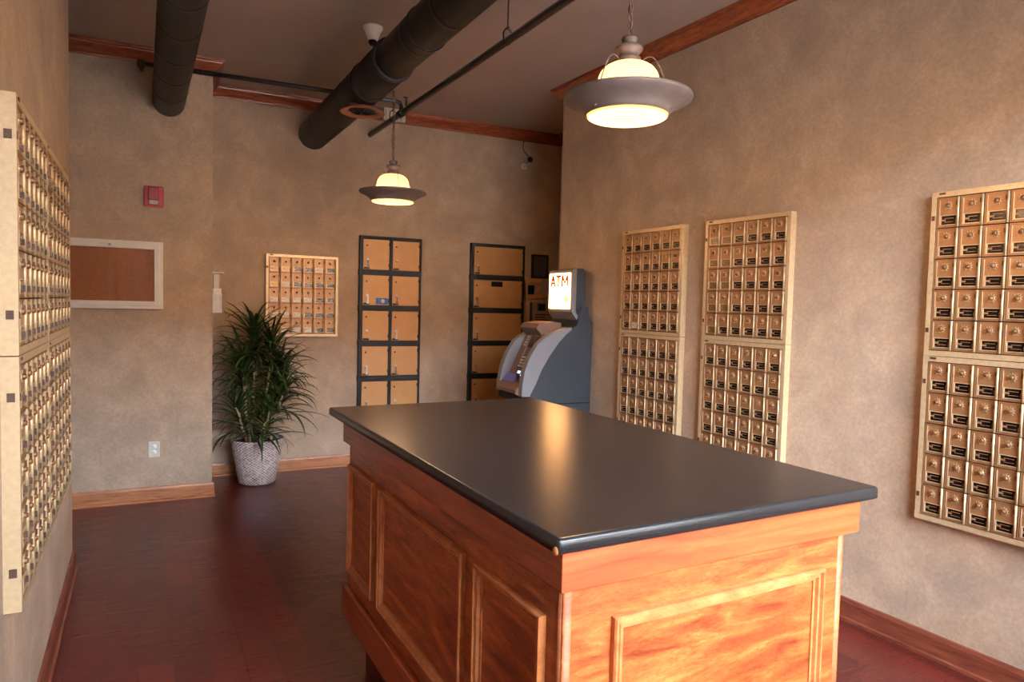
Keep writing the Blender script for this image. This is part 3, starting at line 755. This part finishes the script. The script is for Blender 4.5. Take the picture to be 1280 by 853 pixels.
bh = thing('paper_dispenser', 'clear wall holder with white paper seen behind the wall corner', 'paper holder', (XSTEP, 5.70, 1.38))
bm = bm_(); box(bm, 0, .006, 0, .24, 0, .315); box(bm, 0, .075, 0, .24, 0, .006); box(bm, .070, .075, 0, .24, 0, .15); box(bm, 0, .075, 0, .004, 0, .15); box(bm, 0, .075, .236, .24, 0, .15)
box(bm, 0, .085, 0, .24, .305, .315)
obj('holder', bm, plain('frosted_clear_acrylic', rgb(206, 204, 202), .2), bh)
bm = bm_(); box(bm, .008, .066, .008, .232, .008, .19); obj('paper_stack', bm, M['paper'], bh)
bm = bm_(); box(bm, .012, .050, .012, .228, .19, .300); s = obj('paper_stack', bm, M['ivory'], bh)

# ------------------------------------------------------------------ potted plant
pl = thing('potted_plant', 'bushy green corn plant with long narrow leaves in whitewashed wicker basket', 'plant', (.625, 5.93, 0))
bm = bm_(); prof = [(0, .002), (.136, .002), (.140, .010)]
for k in range(26):
    u = (k+.5)/26; r = .142+.060*u; z = .012+.338*u
    prof += [(r-.0006, z-.006), (r+.0008, z)]
prof += [(.208, .352), (.210, .362), (.204, .368), (.196, .362), (.192, .33), (.0, .33)]
lathe(bm, prof, 44)
for k in range(40):
    a = 2*pi*k/40
    tube(bm, [((.141+.06*u)*cos(a), (.141+.06*u)*sin(a), .01+.345*u) for u in (0, .5, 1)], .0035, 5)
obj('basket', bm, M['wicker'], pl)
bm = bm_(); lathe(bm, [(0, .338), (.10, .342), (.192, .334), (.192, .331), (0, .331)], 24); obj('soil', bm, M['soil'], pl)
def leaf(bm, p, az, el, L, w0, droop):
    """arching strap leaf, with thickness from a folded midrib"""
    p = Vector(p); n = 9; d = Vector((cos(az)*cos(el), sin(az)*cos(el), sin(el))); L_ = []; side_ = Vector((-sin(az), cos(az), 0))
    tw = random.uniform(-.5, .5); e = el
    for i in range(n+1):
        u = i/n; wd = w0*(.55+.45*min(1, u*4))*(1-u**2.6)+.0006
        up = side_.cross(d).normalized(); sd = (side_*cos(tw*u)+up*sin(tw*u)).normalized(); nu = sd.cross(d).normalized()
        L_.append((bm.verts.new(p-sd*wd), bm.verts.new(p-nu*wd*.35), bm.verts.new(p+sd*wd)))
        e -= droop*(.35+u*1.3)/n*2; d = Vector((cos(az)*cos(e), sin(az)*cos(e), sin(e))); p = p+d*(L/n)
        p.y = min(p.y, YF-5.93-.012)
        lim = XSTEP-.625+(.012 if p.z < 1.30 else .11)
        if p.x < lim: p.x = lim
    for a, b in zip(L_, L_[1:]):
        for k in (0, 1):
            f = bm.faces.new((a[k], a[k+1], b[k+1], b[k])); f.smooth = True
canes = [((-.06, -.03), (-.13, -.05, .98), 42), ((.03, -.06), (.10, -.05, 1.14), 48), ((.07, .03), (.17, -.02, .94), 42), ((-.02, .05), (-.03, -.02, 1.24), 46), ((.0, -.09), (.08, -.15, .62), 34), ((-.08, .0), (-.17, -.10, .64), 30), ((.09, -.05), (.19, -.12, .80), 30)]
for (bx_, by_), top, nl in canes:
    nl = int(nl*1.7)
    bm = bm_(); pts = [(bx_, by_, .335)]
    for k in range(1, 6): u = k/5; pts.append((bx_+(top[0]-bx_)*u+.006*sin(k*2.1), by_+(top[1]-by_)*u, .335+(top[2]-.335)*u))
    tube(bm, pts, [.012, .0115, .011, .0105, .010, .009], 10)
    c = obj('cane', bm, M['cane'], pl)
    bm = bm_()
    for i in range(nl):
        u = i/nl; az = i*2.39996+random.uniform(-.3, .3); zz = top[2]-.24*(1-u)
        el = radians(8+68*u+random.uniform(-14, 14)); L = random.uniform(.30, .46)*(1-.15*u)
        t_ = (zz-.335)/(top[2]-.335)
        leaf(bm, (bx_+(top[0]-bx_)*t_, by_+(top[1]-by_)*t_, zz), az, el, L, random.uniform(.010, .0155), random.uniform(.35, 1.0))
    obj('foliage', bm, M['leaf'], c)

# ------------------------------------------------------------------ high corner and ceiling fittings
sc = thing('security_camera', 'small white and black security camera high on back wall right end', 'camera', (3.19, YF, 2.93))
bm = bm_(); lathe(bm, [(0, .012), (.030, .012), (.034, 0)], 20, 0, Matrix.Translation((-.03, 0, -.045)) @ Matrix.Rotation(radians(90), 4, 'X'))
tube(bm, [(-.03, -.01, -.045), (-.025, -.045, -.04), (0, -.075, -.015)], .007, 8); obj('mount_arm', bm, M['ivory'], sc)
bm = bm_(); mm = Matrix.Translation((.0, -.075, .018)) @ Matrix.Rotation(radians(-28), 4, 'Z') @ Matrix.Rotation(radians(100), 4, 'X')
lathe(bm, [(0, -.05), (.026, -.05), (.030, -.045), (.030, .050), (.026, .055), (0, .055)], 24, 0, mm); hb = obj('camera_body', bm, M['lampmetal'], sc)
bm = bm_(); lathe(bm, [(0, .058), (.020, .058), (.022, .054), (0, .054)], 20, 0, mm); obj('lens', bm, M['pane_dark'], hb)
bm = bm_(); tube(bm, [(.02, -.03, .05), (-.02, -.02, .08), (-.05, -.014, .12), (-.052, -.014, .17), (-.045, -.014, .21)], .004, 8); obj('cable', bm, M['black'], sc)

jb = thing('ceiling_speaker', 'white ceiling fitting peeking out above the wider duct', 'ceiling fitting', (1.14, 4.42, ZC))
bm = bm_(); lathe(bm, [(0, 0), (.062, 0), (.062, -.012), (.050, -.030), (.034, -.075), (.030, -.085), (0, -.085)], 28); obj('cone_housing', bm, M['white'], jb)
bm = bm_(); lathe(bm, [(0, -.086), (.026, -.086), (.026, -.105), (.018, -.115), (0, -.115)], 20); obj('lens', bm, M['black'], jb)
jb = thing('junction_box', 'pale grey box on the back wall behind the sprinkler pipes', 'junction box', (1.79, YF-.078, 3.165))
bm = bm_(); box(bm, -.10, .10, -.045, 0, -.045, .066, bev=.003); obj('box_body', bm, M['ivory'], jb)
bm = bm_()
for k in range(5): box(bm, -.085+k*.036, -.080+k*.036, -.048, -.044, -.040, .050)
obj('cover_rib', bm, M['tan_paper'], jb)

# ------------------------------------------------------------------ notices in the recess behind the cash machine
nt = thing('notice_board', 'tan notice sign with yellow stripes on back wall behind the cash machine', 'sign', (3.20, YF, 1.62))
bm = bm_(); box(bm, 0, .34, -.03, -.002, -.06, .14, rot=Matrix.Rotation(radians(-4), 4, 'Y')); obj('sign_card', bm, M['tan_paper'], nt)
for z in (-.055, .105):
    bm = bm_(); box(bm, .0, .20, -.036, -.030, z, z+.032, rot=Matrix.Rotation(radians(-6), 4, 'Y')); obj('yellow_stripe', bm, M['yellow'], nt)
bm = bm_(); box(bm, .025, .095, -.036, -.030, -.005, .085); box(bm, .12, .16, -.036, -.030, .02, .08, mi=1); obj('printed_block', bm, [M['pane_dark'], M['yellow']], nt)
wp = thing('framed_notice', 'dark framed notice high in the recess above the cash machine', 'frame', (3.27, YF, 1.78))
bm = bm_(); frame_ring(bm, 0, .19, 0, .24, .018, -.024, -.001); obj('frame', bm, M['black'], wp)
bm = bm_(); box(bm, .012, .178, -.012, -.002, .012, .228); obj('notice_sheet', bm, plain('dark_printed_sheet', rgb(64, 56, 50), .6, var=.5, scale=60), wp)
pp = thing('paper_notice', 'pale printed sheet on back wall low behind the cash machine', 'notice', (3.30, YF, 1.22))
bm = bm_(); box(bm, 0, .22, -.010, -.001, 0, .32); obj('sheet', bm, M['tan_paper'], pp)
bm = bm_()
for k in range(7): box(bm, .03, .19-(k % 3)*.02, -.012, -.010, .03+k*.026, .038+k*.026)
box(bm, .06, .14, -.012, -.010, .23, .30); obj('print', bm, M['pane_dark'], pp)
cb = thing('wall_conduit', 'thin vertical grey conduit on back wall beside the wide locker', 'conduit', (3.275, YF, .115))
bm = bm_(); tube(bm, [(0, -.014, 0), (0, -.014, 1.42)], .011, 10); obj('conduit_pipe', bm, M['atm_grey'], cb)
